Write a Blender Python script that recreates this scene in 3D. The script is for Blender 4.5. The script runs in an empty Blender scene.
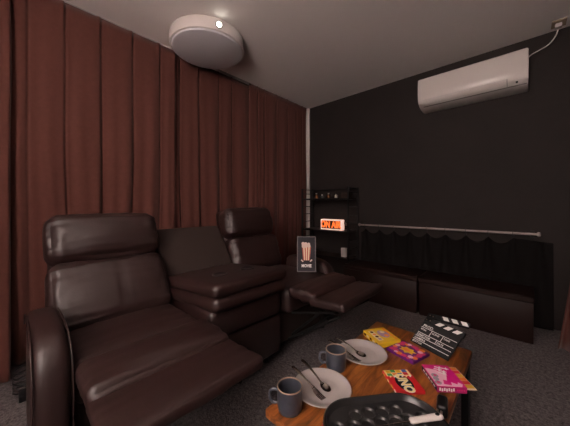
import bpy, bmesh, math, random
from mathutils import Vector, Matrix, noise
random.seed(7)
SC = bpy.context.scene
COL = SC.collection
PI = math.pi
V = Vector

# ------------------------------------------------------------------ materials
MATS = {}
def mat(name, col, rough=0.6, spec=0.5, metal=0.0, var=0.0, vscale=8.0, bump=0.0, bscale=200.0, emit=None, estr=0.0,
        coat=0.0, sheen=0.0, stretch=(1, 1, 1), bdist=0.002):
    m = bpy.data.materials.new(name); m.use_nodes = True
    nt = m.node_tree; b = nt.nodes['Principled BSDF']
    b.inputs['Base Color'].default_value = (*col, 1)
    b.inputs['Roughness'].default_value = rough
    b.inputs['Specular IOR Level'].default_value = spec
    b.inputs['Metallic'].default_value = metal
    b.inputs['Coat Weight'].default_value = coat
    b.inputs['Sheen Weight'].default_value = sheen
    if emit:
        b.inputs['Emission Color'].default_value = (*emit, 1)
        b.inputs['Emission Strength'].default_value = estr
    tc = nt.nodes.new('ShaderNodeTexCoord'); mp = nt.nodes.new('ShaderNodeMapping')
    mp.inputs['Scale'].default_value = stretch
    nt.links.new(tc.outputs['Object'], mp.inputs['Vector'])
    if var > 0:
        n = nt.nodes.new('ShaderNodeTexNoise'); n.inputs['Scale'].default_value = vscale
        n.inputs['Detail'].default_value = 6
        nt.links.new(mp.outputs['Vector'], n.inputs['Vector'])
        r = nt.nodes.new('ShaderNodeValToRGB')
        r.color_ramp.elements[0].position = 0.3; r.color_ramp.elements[1].position = 0.7
        r.color_ramp.elements[0].color = (*[c * (1 - var) for c in col], 1)
        r.color_ramp.elements[1].color = (*[min(1, c * (1 + var)) for c in col], 1)
        nt.links.new(n.outputs['Fac'], r.inputs['Fac'])
        nt.links.new(r.outputs['Color'], b.inputs['Base Color'])
    if bump > 0:
        n = nt.nodes.new('ShaderNodeTexNoise'); n.inputs['Scale'].default_value = bscale
        n.inputs['Detail'].default_value = 4
        nt.links.new(mp.outputs['Vector'], n.inputs['Vector'])
        bp = nt.nodes.new('ShaderNodeBump'); bp.inputs['Strength'].default_value = bump
        bp.inputs['Distance'].default_value = bdist
        nt.links.new(n.outputs['Fac'], bp.inputs['Height'])
        nt.links.new(bp.outputs['Normal'], b.inputs['Normal'])
    MATS[name] = m
    return m

def wood_mat(name, dark, mid, light):
    m = bpy.data.materials.new(name); m.use_nodes = True
    nt = m.node_tree; b = nt.nodes['Principled BSDF']
    tc = nt.nodes.new('ShaderNodeTexCoord'); mp = nt.nodes.new('ShaderNodeMapping')
    mp.inputs['Scale'].default_value = (26, 3.2, 26)
    nt.links.new(tc.outputs['Object'], mp.inputs['Vector'])
    n = nt.nodes.new('ShaderNodeTexNoise'); n.inputs['Scale'].default_value = 1.0
    n.inputs['Detail'].default_value = 9; n.inputs['Roughness'].default_value = 0.65; n.inputs['Distortion'].default_value = 1.2
    nt.links.new(mp.outputs['Vector'], n.inputs['Vector'])
    r = nt.nodes.new('ShaderNodeValToRGB'); e = r.color_ramp.elements
    e[0].position = 0.3; e[0].color = (*dark, 1); e[1].position = 0.72; e[1].color = (*light, 1)
    x = e.new(0.5); x.color = (*mid, 1)
    nt.links.new(n.outputs['Fac'], r.inputs['Fac'])
    nt.links.new(r.outputs['Color'], b.inputs['Base Color'])
    b.inputs['Roughness'].default_value = 0.42
    bp = nt.nodes.new('ShaderNodeBump'); bp.inputs['Strength'].default_value = 0.25; bp.inputs['Distance'].default_value = 0.001
    nt.links.new(n.outputs['Fac'], bp.inputs['Height']); nt.links.new(bp.outputs['Normal'], b.inputs['Normal'])
    return m

def carpet_mat():
    m = bpy.data.materials.new('grey_carpet'); m.use_nodes = True
    nt = m.node_tree; b = nt.nodes['Principled BSDF']; b.inputs['Roughness'].default_value = 0.95
    b.inputs['Specular IOR Level'].default_value = 0.1
    tc = nt.nodes.new('ShaderNodeTexCoord')
    v = nt.nodes.new('ShaderNodeTexVoronoi'); v.inputs['Scale'].default_value = 150
    n = nt.nodes.new('ShaderNodeTexNoise'); n.inputs['Scale'].default_value = 60; n.inputs['Detail'].default_value = 6
    nt.links.new(tc.outputs['Object'], v.inputs['Vector']); nt.links.new(tc.outputs['Object'], n.inputs['Vector'])
    mx = nt.nodes.new('ShaderNodeMath'); mx.operation = 'MULTIPLY_ADD'
    nt.links.new(v.outputs['Distance'], mx.inputs[0]); mx.inputs[1].default_value = 0.45
    nt.links.new(n.outputs['Fac'], mx.inputs[2])
    r = nt.nodes.new('ShaderNodeValToRGB'); e = r.color_ramp.elements
    e[0].position = 0.4; e[0].color = (0.045, 0.0385, 0.040, 1); e[1].position = 0.95; e[1].color = (0.18, 0.158, 0.160, 1)
    nt.links.new(mx.outputs[0], r.inputs['Fac']); nt.links.new(r.outputs['Color'], b.inputs['Base Color'])
    bp = nt.nodes.new('ShaderNodeBump'); bp.inputs['Strength'].default_value = 0.8; bp.inputs['Distance'].default_value = 0.006
    nt.links.new(mx.outputs[0], bp.inputs['Height']); nt.links.new(bp.outputs['Normal'], b.inputs['Normal'])
    return m

CARPET = carpet_mat()
WOOD = wood_mat('acacia_wood', (0.050, 0.013, 0.003), (0.25, 0.075, 0.016), (0.46, 0.16, 0.036))
WHITE_P = mat('ceiling_paper', (0.88, 0.83, 0.80), 0.9, 0.2, bump=0.15, bscale=120)
WALL_W = mat('white_wall_paper', (0.78, 0.76, 0.73), 0.9, 0.2, bump=0.15, bscale=120)
BLACKW = mat('black_wall_cloth', (0.0195, 0.0140, 0.0130), 0.75, 0.3, var=0.12, vscale=3, bump=0.3, bscale=14, bdist=0.01)
CURT = mat('brown_curtain_cloth', (0.105, 0.0350, 0.0270), 0.85, 0.2, var=0.06, vscale=40, bump=0.2, bscale=500, sheen=0.15)
BCURT = mat('black_curtain_cloth', (0.009, 0.0075, 0.0075), 0.95, 0.1, bump=0.2, bscale=300)
LEATH = mat('brown_leather', (0.0175, 0.0034, 0.0024), 0.52, 0.78, var=0.12, vscale=6, bump=0.28, bscale=110, bdist=0.0015)
LEATHD = mat('dark_brown_cloth', (0.035, 0.022, 0.019), 0.75, 0.3, bump=0.2, bscale=300)
BENCHM = mat('bench_leather', (0.015, 0.0056, 0.0044), 0.5, 0.25, var=0.1, vscale=5, bump=0.25, bscale=90)
METALB = mat('black_metal', (0.007, 0.0065, 0.0065), 0.5, 0.3)
STEEL = mat('polished_steel', (0.36, 0.31, 0.275), 0.24, 0.5, metal=1.0)
WPLAST = mat('white_plastic', (0.62, 0.57, 0.545), 0.24, 0.5)
GPLAST = mat('pale_grey_plastic', (0.50, 0.47, 0.46), 0.4, 0.5)
DPLAST = mat('grey_slot_plastic', (0.09, 0.085, 0.085), 0.5, 0.4)
DIFFUS = mat('lamp_diffuser', (0.64, 0.62, 0.65), 0.55, 0.3)
BPLAST = mat('black_plastic', (0.010, 0.010, 0.011), 0.35, 0.5)
NONST = mat('nonstick_coating', (0.020, 0.019, 0.019), 0.30, 0.55, bump=0.05, bscale=500)
REDEN = mat('red_enamel', (0.45, 0.012, 0.02), 0.3, 0.5)
CERAM = mat('white_ceramic', (0.40, 0.36, 0.345), 0.2, 0.5)
BLUEC = mat('blue_grey_glaze', (0.042, 0.046, 0.060), 0.3, 0.5, var=0.2, vscale=30)
RIMC = mat('tan_glaze_rim', (0.30, 0.21, 0.15), 0.3, 0.5)
INK_W = mat('white_ink', (0.75, 0.72, 0.70), 0.6, 0.3)
INK_K = mat('black_ink', (0.012, 0.012, 0.013), 0.55, 0.3)
GAPM = mat('mid_grey_plastic', (0.22, 0.20, 0.19), 0.5, 0.4)
BRASSM = mat('beige_plate', (0.33, 0.25, 0.16), 0.45, 0.5)
RODM = mat('white_rod_paint', (0.36, 0.30, 0.28), 0.35, 0.5)
YEL = mat('yellow_print', (0.66, 0.42, 0.02), 0.4, 0.4)
YELL = mat('pale_yellow_print', (0.85, 0.70, 0.32), 0.4, 0.4)
RED = mat('red_print', (0.62, 0.02, 0.03), 0.4, 0.4)
PINK = mat('hot_pink_print', (0.62, 0.008, 0.19), 0.45, 0.4)
PALEP = mat('pale_pink_print', (0.78, 0.45, 0.55), 0.4, 0.4)
MAGE = mat('magenta_print', (0.36, 0.01, 0.11), 0.4, 0.4)
PURP = mat('purple_print', (0.13, 0.010, 0.17), 0.4, 0.4)
ROSE = mat('rose_print', (0.56, 0.03, 0.14), 0.4, 0.4)
BLUE = mat('blue_print', (0.05, 0.13, 0.48), 0.4, 0.4)
GREEN = mat('green_print', (0.05, 0.33, 0.08), 0.4, 0.4)
ORANG = mat('orange_print', (0.75, 0.22, 0.03), 0.4, 0.4)
CREAM = mat('cream_print', (0.72, 0.58, 0.40), 0.5, 0.4)
GREYI = mat('grey_print', (0.30, 0.28, 0.30), 0.5, 0.4)
LILAC = mat('lilac_print', (0.36, 0.22, 0.36), 0.5, 0.4)
PICBG = mat('dark_poster_paper', (0.016, 0.013, 0.018), 0.6, 0.3)
BUCKR = mat('red_stripe_print', (0.45, 0.10, 0.075), 0.5, 0.4)
POPC = mat('popcorn_print', (0.62, 0.47, 0.41), 0.5, 0.4)
FRAMEM = mat('grey_frame_edge', (0.13, 0.11, 0.11), 0.35, 0.5)
AMBER = mat('amber_bottle', (0.12, 0.04, 0.015), 0.2, 0.5)
GLASSY = mat('dull_silver', (0.5, 0.45, 0.42), 0.3, 0.5, metal=0.8)
RACKW = mat('dark_shelf_board', (0.030, 0.014, 0.009), 0.45, 0.35, var=0.2, vscale=20)
SIGNW = mat('lit_white_acrylic', (0.8, 0.75, 0.7), 0.5, 0.3, emit=(1.0, 0.62, 0.50), estr=0.75)
SIGNO = mat('lit_orange_letter', (0.7, 0.2, 0.05), 0.5, 0.3, emit=(1.0, 0.16, 0.03), estr=1.15)
LENSM = mat('lit_projector_lens', (0.9, 0.9, 0.9), 0.3, 0.5, emit=(1.0, 0.95, 0.82), estr=14.0)

# ------------------------------------------------------------------ object helpers
BASE = {}
def setp(o, label=None, cat=None, group=None, kind=None):
    if label: o['label'] = label
    if cat: o['category'] = cat
    if group: o['group'] = group
    if kind: o['kind'] = kind
    return o

def thing(name, label, cat, loc=(0, 0, 0), rz=0.0, group=None):
    o = bpy.data.objects.new(name, None); COL.objects.link(o)
    o.location = loc; o.rotation_euler = (0, 0, rz); o.empty_display_size = 0.05
    BASE[o] = Matrix.Translation(V(loc)) @ Matrix.Rotation(rz, 4, 'Z')
    return setp(o, label, cat, group)

def obj(name, bm, m, parent=None, world=True, smooth=False, label=None, mods=None):
    """Link a bmesh as one object; WORLD: its points are in world space, else in the thing's own frame."""
    base = BASE.get(parent)
    if base is not None and world:
        bm.transform(base.inverted())
    bmesh.ops.recalc_face_normals(bm, faces=bm.faces[:])
    me = bpy.data.meshes.new(name); bm.to_mesh(me); bm.free()
    for mm in (m if isinstance(m, (list, tuple)) else [m]):
        me.materials.append(mm)
    if smooth:
        for p in me.polygons: p.use_smooth = True
        if smooth == 'auto':
            me.set_sharp_from_angle(angle=math.radians(35))
    o = bpy.data.objects.new(name, me); COL.objects.link(o)
    if parent is not None:
        o.parent = parent
        if base is not None: BASE[o] = base
    if label: o['label'] = label
    return o

def B(): return bmesh.new()

def box(bm, lo, hi, bev=0.0, M=None, mi=0, seg=2):
    vs = [bm.verts.new((x, y, z)) for x in (lo[0], hi[0]) for y in (lo[1], hi[1]) for z in (lo[2], hi[2])]
    fs = [bm.faces.new([vs[i] for i in q]) for q in ((0, 1, 3, 2), (4, 6, 7, 5), (0, 4, 5, 1), (2, 3, 7, 6), (0, 2, 6, 4), (1, 5, 7, 3))]
    for f in fs: f.material_index = mi
    if M is not None:
        for v in vs: v.co = M @ v.co
    if bev > 0:
        es = list({e for f in fs for e in f.edges})
        bmesh.ops.bevel(bm, geom=es, offset=bev, segments=seg, affect='EDGES', profile=0.5)
    return bm

def tube(bm, pts, r, n=10, cap=True, mi=0):
    pts = [V(p) for p in pts]; rings = []
    up = V((0, 0, 1))
    for i, p in enumerate(pts):
        d = (pts[min(i + 1, len(pts) - 1)] - pts[max(i - 1, 0)]).normalized()
        a = d.cross(up)
        if a.length < 1e-3: a = d.cross(V((1, 0, 0)))
        a.normalize(); b = d.cross(a).normalized()
        rr = r[i] if isinstance(r, (list, tuple)) else r
        rings.append([bm.verts.new(p + a * (rr * math.cos(2 * PI * k / n)) + b * (rr * math.sin(2 * PI * k / n))) for k in range(n)])
    for i in range(len(rings) - 1):
        for k in range(n):
            f = bm.faces.new((rings[i][k], rings[i][(k + 1) % n], rings[i + 1][(k + 1) % n], rings[i + 1][k])); f.material_index = mi
    if cap:
        bm.faces.new(rings[0][::-1]).material_index = mi; bm.faces.new(rings[-1]).material_index = mi
    return bm

def smooth_path(pts, k=8):
    pts = [V(p) for p in pts]; out = []
    P = [pts[0]] + pts + [pts[-1]]
    for i in range(1, len(P) - 2):
        for j in range(k):
            t = j / k; a, b, c, d = P[i - 1], P[i], P[i + 1], P[i + 2]
            out.append(0.5 * ((2 * b) + (c - a) * t + (2 * a - 5 * b + 4 * c - d) * t * t + (3 * b - a - 3 * c + d) * t ** 3))
    out.append(pts[-1]); return out

def lathe(bm, prof, n=40, c=(0, 0, 0), mi=0, sx=1.0, sy=1.0):
    rings = []
    for r, z in prof:
        if r < 1e-6: rings.append([bm.verts.new((c[0], c[1], c[2] + z))])
        else: rings.append([bm.verts.new((c[0] + sx * r * math.cos(2 * PI * k / n), c[1] + sy * r * math.sin(2 * PI * k / n), c[2] + z)) for k in range(n)])
    for a, b in zip(rings, rings[1:]):
        for k in range(n):
            k2 = (k + 1) % n
            if len(a) == 1 and len(b) == 1: continue
            if len(a) == 1: f = bm.faces.new((a[0], b[k2], b[k]))
            elif len(b) == 1: f = bm.faces.new((a[k], a[k2], b[0]))
            else: f = bm.faces.new((a[k], a[k2], b[k2], b[k]))
            f.material_index = mi
    return bm

def prism(bm, poly, M, h, mi=0):
    """Outline POLY (2-D) extruded by H along the local z of matrix M."""
    lo = [bm.verts.new(M @ V((x, y, 0))) for x, y in poly]; hi = [bm.verts.new(M @ V((x, y, h))) for x, y in poly]
    n = len(poly)
    bm.faces.new(lo[::-1]).material_index = mi; bm.faces.new(hi).material_index = mi
    for i in range(n):
        bm.faces.new((lo[i], lo[(i + 1) % n], hi[(i + 1) % n], hi[i])).material_index = mi
    return bm

def frame_m(o, ex, ey, ez=None):
    ex = V(ex).normalized(); ey = V(ey); ey = (ey - ex * ey.dot(ex)).normalized(); ez = ex.cross(ey)
    return Matrix(((ex.x, ey.x, ez.x, o[0]), (ex.y, ey.y, ez.y, o[1]), (ex.z, ey.z, ez.z, o[2]), (0, 0, 0, 1)))

def cushion(bm, M, h, r, puff=(0, 0, 0), n=18, wr=0.0, seed=0.0, fn=None):
    """Rounded, stuffed block: half sizes H, corner radius R, bulge PUFF per axis, wrinkle depth WR."""
    cache = {}
    def warp(q): return math.copysign(1 - (1 - abs(q)) ** 1.7, q)
    def pt(q):
        key = tuple(round(c, 5) for c in q)
        if key in cache: return cache[key]
        w = [warp(c) for c in q]
        p = V([w[i] * h[i] for i in range(3)])
        inn = V([max(-(h[i] - r), min(h[i] - r, p[i])) for i in range(3)])
        d = p - inn
        if d.length > 1e-9:
            # push cube-surface points onto the rounded corner
            p = inn + d.normalized() * r
        for i in range(3):
            j, k = (i + 1) % 3, (i + 2) % 3
            p[i] += puff[i] * w[i] * (1 - w[j] ** 2) * (1 - w[k] ** 2)
        if wr:
            e = max(abs(w[0]) if h[0] > 0.1 else 0, abs(w[1]) if h[1] > 0.1 else 0)
            s = V((p.x * 7 + seed, p.y * 42, p.z * 9))
            p += V((0, 0, 1)) * (wr * noise.noise(s) * (0.25 + e ** 4))
            s2 = V((p.x * 45 + seed, p.y * 12, p.z * 12 + seed))
            p += V((0, 0, 1)) * (0.5 * wr * noise.noise(s2) * (0.2 + e ** 3))
        if fn: p = fn(p, w)
        cache[key] = bm.verts.new(M @ p)
        return cache[key]
    g = [-1 + 2 * i / n for i in range(n + 1)]
    for ax in range(3):
        for s in (-1, 1):
            for i in range(n):
                for j in range(n):
                    q = []
                    for a, b in ((g[i], g[j]), (g[i + 1], g[j]), (g[i + 1], g[j + 1]), (g[i], g[j + 1])):
                        c = [0, 0, 0]; c[ax] = s; c[(ax + 1) % 3] = a; c[(ax + 2) % 3] = b; q.append(pt(c))
                    if len(set(q)) == 4:
                        try: bm.faces.new(q)
                        except ValueError: pass
    return bm

FONT = {}
def text(bm, s, M, size, h=0.0004, mi=0, bold=0.0, sx=1.0, align='CENTER', shear=0.0):
    c = bpy.data.curves.new('lettering', 'FONT'); c.body = s; c.size = size; c.extrude = h; c.offset = bold
    c.align_x = align; c.align_y = 'CENTER'; c.resolution_u = 3; c.shear = shear
    o = bpy.data.objects.new('lettering', c); COL.objects.link(o)
    dg = bpy.context.evaluated_depsgraph_get(); dg.update()
    me = bpy.data.meshes.new_from_object(o.evaluated_get(dg))
    me.transform(M @ Matrix.Diagonal((sx, 1, 1, 1)))
    n0 = len(bm.faces); bm.from_mesh(me); bm.faces.ensure_lookup_table()
    for f in bm.faces[n0:]: f.material_index = mi
    bpy.data.objects.remove(o); bpy.data.curves.remove(c); bpy.data.meshes.remove(me)
    return bm

def disc(c, r, n=16, sx=1, sy=1, rot=0.0):
    return [(c[0] + sx * r * math.cos(rot + 2 * PI * k / n), c[1] + sy * r * math.sin(rot + 2 * PI * k / n)) for k in range(n)]

def rect(x0, y0, x1, y1): return [(x0, y0), (x1, y0), (x1, y1), (x0, y1)]

def struct(name, bm, m, smooth=False):
    o = obj(name, bm, m, smooth=smooth); o['kind'] = 'structure'; return o

# ------------------------------------------------------------------ the room
XL, XR, YB, YF, H = -2.38, 0.46, 3.0, -1.25, 2.40
struct('floor', box(B(), (XL - .1, YF - .1, -.1), (XR + .1, YB + .1, 0)), CARPET)
struct('ceiling', box(B(), (XL - .1, YF - .1, H), (XR + .1, YB + .1, H + .1)), WHITE_P)
struct('wall_left', box(B(), (XL - .1, YF - .1, 0), (XL, YB + .1, H)), WALL_W)
struct('wall_back', box(B(), (XL, YB, 0), (XR, YB + .1, H)), BLACKW)
struct('wall_right', box(B(), (XR, YF - .1, 0), (XR + .1, YB + .1, H)), BLACKW)
struct('wall_front', box(B(), (XL, YF - .1, 0), (XR, YF, H)), WALL_W)
struct('trim_1', box(B(), (-2.345, YB - .03, 0), (-2.285, YB, H - .008), .004), WALL_W)

# ------------------------------------------------------------------ brown curtains along the left wall
def curtain_panel(name, label, x0, y0, y1, pleats, lean=0.0, seed=0.0, amp=0.022, zt=2.385, zb=0.012, group=None, belly=None, fade=False):
    t = thing(name, label, 'curtain', (x0, (y0 + y1) / 2, zb), group=group)
    pl = sorted([y0] + [p for p in pleats if y0 < p < y1] + [y1])
    bm = B(); ny, nz = int((y1 - y0) / 0.0065), 44
    grid = []
    for k in range(nz + 1):
        z = zb + (zt - zb) * k / nz; f = (zt - z) / (zt - zb)
        row = []
        for i in range(ny + 1):
            y = y0 + (y1 - y0) * i / ny
            # every valley wanders a little with height
            for a, b in zip(pl, pl[1:]):
                if a <= y <= b + 1e-6: break
            u = (y - a) / (b - a)
            sk = 0.16 * noise.noise(V((a * 7 + seed, f * 1.6, 0)))
            uu = min(1, max(0, u + sk * math.sin(PI * u)))
            bul = max(0.0, math.sin(PI * uu ** 1.9)) ** 0.62
            w = min(1.0, (b - a) / 0.2)
            x = x0 + amp * (0.35 + 1.25 * f ** 0.7) * bul * w
            x += 0.010 * f * math.sin(2 * PI * uu * 2 + a * 9) * w
            d = min(y - a, b - y)
            x -= 0.009 * math.exp(-(min(uu, 1 - uu) * (b - a) / 0.006) ** 2)
            x += 0.014 * math.exp(-((b - y - .016) / 0.016) ** 2) * max(0, 1 - (zt - z) / .12)     # pinched heads
            if fade: x = x0 + (x - x0) * min(1, max(0, min(y - y0, y1 - y) - .03) / .05)
            x += 0.012 * f * noise.noise(V((y * 4 + seed, z * 1.2, 3)))
            x += lean * f
            if belly: x += belly(y, z)
            row.append(bm.verts.new((x, y + 0.03 * f * noise.noise(V((y * 2, z * 1.3, seed))), z)))
        grid.append(row)
    for k in range(nz):
        for i in range(ny):
            bm.faces.new((grid[k][i], grid[k][i + 1], grid[k + 1][i + 1], grid[k + 1][i]))
    o = obj('cloth', bm, CURT, t, smooth=True)
    s = o.modifiers.new('Thickness', 'SOLIDIFY'); s.thickness = 0.003; s.offset = -1
    # stitched heading tape along the top
    bm = B(); box(bm, (x0 - .012, y0 + .004, zt - .0), (x0 - .004, y1 - .004, zt + .008), .001)
    obj('heading_tape', bm, CURT, t)
    return t

curtain_panel('curtain', 'brown curtain panel overlapping in front, at the edge behind the near sofa arm', -2.275, -1.2, 0.022,
              [-1.0, -0.8, -0.6, -0.42, -0.24, -0.10, -0.02], lean=0.05, seed=1.0,
              belly=lambda y, z: (0.10 * max(0, 1 - z / 0.5) ** 2 * max(0, min(1, (y + .5) / .4))))
curtain_panel('curtain', 'wide brown curtain panel behind the near headrest, flat between pleats', -2.315, -0.02, 1.048,
              [0.097, 0.281, 0.486, 0.70, 0.911], seed=4.2)
curtain_panel('curtain', 'brown curtain panel behind the middle seat, below the ceiling lamp', -2.352, 1.005, 1.945,
              [1.10, 1.297, 1.523, 1.687], seed=7.7, fade=True)
curtain_panel('curtain', 'brown curtain panel closest to the black wall, beside the metal rack', -2.305, 1.893, 2.935,
              [2.02, 2.127, 2.333, 2.54, 2.725, 2.85], seed=11.3)
t = thing('curtain_rail', 'slim rail on the ceiling carrying the brown curtains', 'curtain rail', (-2.325, 0.9, 2.393))
box(bm := B(), (-2.335, -1.2, 2.3935), (-2.315, 2.94, 2.3995), .001)
obj('track', bm, GPLAST, t)

# brown curtain bunched at the right
t = thing('curtain', 'brown curtain bunched at the right edge beyond the storage benches', 'curtain', (0.30, 2.6, 0.0))
bm = B(); nz, ns = 30, 40; grid = []
for k in range(nz + 1):
    f = k / nz; z = 0.006 + 2.37 * f
    row = []
    xl = 0.165 + 0.100 * min(1, f / 0.36) ** 0.9
    for i in range(ns + 1):
        s = i / ns
        x = xl + (0.43 - xl) * s
        y = 2.60 + 0.022 * math.sin(s * 5.2 * PI) + 0.02 * noise.noise(V((s * 4, z * 2, 0))) - 0.06 * s
        row.append(bm.verts.new((x, y, z)))
    grid.append(row)
for k in range(nz):
    for i in range(ns):
        bm.faces.new((grid[k][i], grid[k][i + 1], grid[k + 1][i + 1], grid[k + 1][i]))
o = obj('cloth', bm, CURT, t, smooth=True)
s = o.modifiers.new('Thickness', 'SOLIDIFY'); s.thickness = 0.004

# ------------------------------------------------------------------ ceiling lamp with a projector lens
LC = V((-1.965, 1.165, 0))
t = thing('ceiling_lamp', 'round white ceiling lamp with a glowing projector lens in its rim', 'ceiling lamp', (LC.x, LC.y, 2.395))
bm = B(); lathe(bm, [(0.0, 2.3995), (0.285, 2.3995), (0.285, 2.3962), (0.0, 2.3962)], 64, (LC.x, LC.y, 0))
obj('mounting_plate', bm, DPLAST, t, smooth='auto')
bm = B(); lathe(bm, [(0.0, 2.396), (0.290, 2.396), (0.298, 2.393), (0.300, 2.386), (0.300, 2.318), (0.297, 2.309), (0.288, 2.304), (0.0, 2.304)], 96, (LC.x, LC.y, 0))
obj('housing', bm, WPLAST, t, smooth='auto')
bm = B(); lathe(bm, [(0.0, 2.304), (0.286, 2.3035), (0.280, 2.294), (0.262, 2.288), (0.0, 2.284)], 96, (LC.x, LC.y, 0))
obj('diffuser', bm, DIFFUS, t, smooth='auto', label='grey unlit diffuser')
ld = V((0.963, -0.270, 0)).normalized(); lt = V((-ld.y, ld.x, 0))
lc = LC + ld * 0.301 + V((0, 0, 2.346))
Ml = frame_m(lc, lt, (0, 0, 1))
if Ml.col[2].xyz.dot(ld) < 0: Ml = frame_m(lc, -lt, (0, 0, 1))
bm = B(); prism(bm, disc((0, 0), 0.027, 32), Ml @ Matrix.Translation((0, 0, -.012)), 0.014)
ring = obj('lens_surround', bm, DPLAST, t, smooth='auto')
bm = B(); prism(bm, disc((0, 0), 0.019, 32), Ml @ Matrix.Translation((0, 0, -.002)), 0.006)
obj('lens', bm, LENSM, ring, label='bright glowing lens')

# ------------------------------------------------------------------ reclining sofa
sofa = thing('reclining_sofa', 'dark brown leather three-seat reclining sofa with raised footrests', 'sofa', (-1.5, 0.92, 0))

def strut(p_lo, p_hi, y0, y1, thick):
    """Frame of a slab whose front face runs from P_LO to P_HI (x, z), spanning Y0..Y1: x = along y, y = up the slab, z = out of the front."""
    up = V((p_hi[0] - p_lo[0], 0, p_hi[1] - p_lo[1])); L = up.length; up.normalize()
    ex = V((0, 1, 0)); ez = ex.cross(up)
    if ez.x < 0: ez = -ez; ex = -ex
    mid = V(((p_lo[0] + p_hi[0]) / 2, (y0 + y1) / 2, (p_lo[1] + p_hi[1]) / 2)) - ez * (thick / 2)
    M = Matrix(((ex.x, up.x, ez.x, mid.x), (ex.y, up.y, ez.y, mid.y), (ex.z, up.z, ez.z, mid.z), (0, 0, 0, 1)))
    return M, (y1 - y0) / 2, L / 2

def slab(name, p_lo, p_hi, y0, y1, thick, r, puff, m=LEATH, parent=sofa, wr=0.0, seed=0.0, n=18, fn=None, label=None):
    M, hx, hy = strut(p_lo, p_hi, y0, y1, thick)
    bm = B(); cushion(bm, M, (hx, hy, thick / 2), r, puff, n=n, wr=wr, seed=seed, fn=fn)
    return obj(name, bm, m, parent, smooth=True, label=label)

def seam(w_axis=0, depth=0.008, width=0.012, at=0.0, hx=1.0):
    def fn(p, w):
        if w[2] > 0:
            d = p[w_axis] - at
            p = V((p.x, p.y, p.z - depth * math.exp(-(d / width) ** 2)))
        return p
    return fn

# base frame and plinth
for ya, yb in ((0.165, 0.665), (1.20, 1.705)):
    bm = B(); box(bm, (-1.84, ya, 0.07), (-1.19, yb, 0.30), .02); obj('base_frame', bm, LEATHD, sofa)
for x in (-1.78, -1.22):
    for y in (0.11, 0.70, 1.13, 1.77):
        bm = B(); lathe(bm, [(0, 0), (.02, 0), (.026, .065), (.026, .08), (0, .08)], 14, (x, y, 0)); obj('foot', bm, BPLAST, sofa, smooth='auto')

def recliner(y0, y1, dz, top, bot, seed, xs, yb0):
    """One reclining seat between Y0 and Y1. TOP/BOT: x of the back's front face at its top and bottom; XS: x of the roll's and footrest's ends."""
    xb, zb = bot; xt, zt = top
    zs = zb + (zt - zb) * 0.54; xm = xb + (xt - xb) * 0.60
    bk = slab('backrest', (xb, zb), (xm, zs), yb0, y1, 0.17, 0.05, (0.006, 0.010, 0.022), wr=0.012, seed=seed, n=40,
              fn=seam(0, .007, .007, 0.02))
    slab('headrest', (xm + .004, zs + .004), (xt, zt), yb0 + .003, y1 - .004, 0.17, 0.06, (0.008, 0.01, 0.028), parent=bk, wr=0.011, seed=seed + 3, n=40)
    slab('back_shell', (xb - .12, zb - .10), (xt - .10, zt - .03), yb0 + .016, y1 - .016, 0.10, 0.03, (0, 0, 0.0), m=LEATH, parent=bk)
    xr, xc, xf = xs
    zt0 = 0.445 + dz
    def seat_fn(p, w):
        if w[2] > 0:
            p = V((p.x, p.y, p.z - .006 * math.exp(-((p.y - 0.055) / .007) ** 2) - .004 * math.exp(-((p.y - 0.10) / .010) ** 2)))
        return p
    # flat cushions: 'front face' is the top, running from back to front
    def flat(name, xa, za, xb2, zb2, th, r, puff, wr=0.006, sd=0.0, fn=None, parent=sofa):
        up = V((xb2 - xa, 0, zb2 - za)); L = up.length; up.normalize(); ez = V((-up.z, 0, up.x)); ex = up.cross(ez)
        mid = V(((xa + xb2) / 2, (y0 + y1) / 2, (za + zb2) / 2)) - ez * (th / 2)
        M = Matrix(((ex.x, up.x, ez.x, mid.x), (ex.y, up.y, ez.y, mid.y), (ex.z, up.z, ez.z, mid.z), (0, 0, 0, 1)))
        bm = B(); cushion(bm, M, ((y1 - y0) / 2, L / 2, th / 2), r, puff, n=24, wr=wr, seed=sd, fn=fn)
        return obj(name, bm, LEATH, parent, smooth=True)
    st = flat('seat', xb - .10, zt0 - .015, xr + .006, zt0 - .012, 0.16, 0.04, (0, 0.004, 0.022), 0.007, seed + 5, seat_fn)
    flat('seat_front_roll', xr, zt0 + .006, xc + .012, zt0 + .005, 0.085 - dz * .6, 0.034 - dz * .25, (0, 0.006, 0.018), 0.010, seed + 9, parent=st)
    fr = flat('footrest', xc - .03, zt0 - .026, xf, zt0 - .016 + dz * .3, 0.048, 0.018, (0.002, 0.003, 0.008), 0.006, seed + 13)
    # folding linkage below the footrest
    for y in (y0 + .07, y1 - .07):
        bm = B()
        for a, b in (((xr - .02, .16), (xc + .02, .34 + dz)), ((xr - .02, .30), (xf - .10, .35 + dz)), ((xc - .12, .20), (xf - .06, .34 + dz)), ((xr - .05, .12), (xc + .06, .30 + dz))):
            tube(bm, [(a[0], y, a[1]), (b[0], y, b[1])], 0.008, 8)
        obj('linkage', bm, METALB, fr, label='dark folding metal linkage')

recliner(0.162, 0.668, 0.0, (-1.765, 0.968), (-1.475, 0.445), 1.7, (-1.165, -0.945, -0.722), 0.132)
recliner(1.198, 1.712, 0.036, (-1.755, 0.985), (-1.585, 0.470), 21.3, (-1.09, -0.895, -0.695), 1.198)

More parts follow.
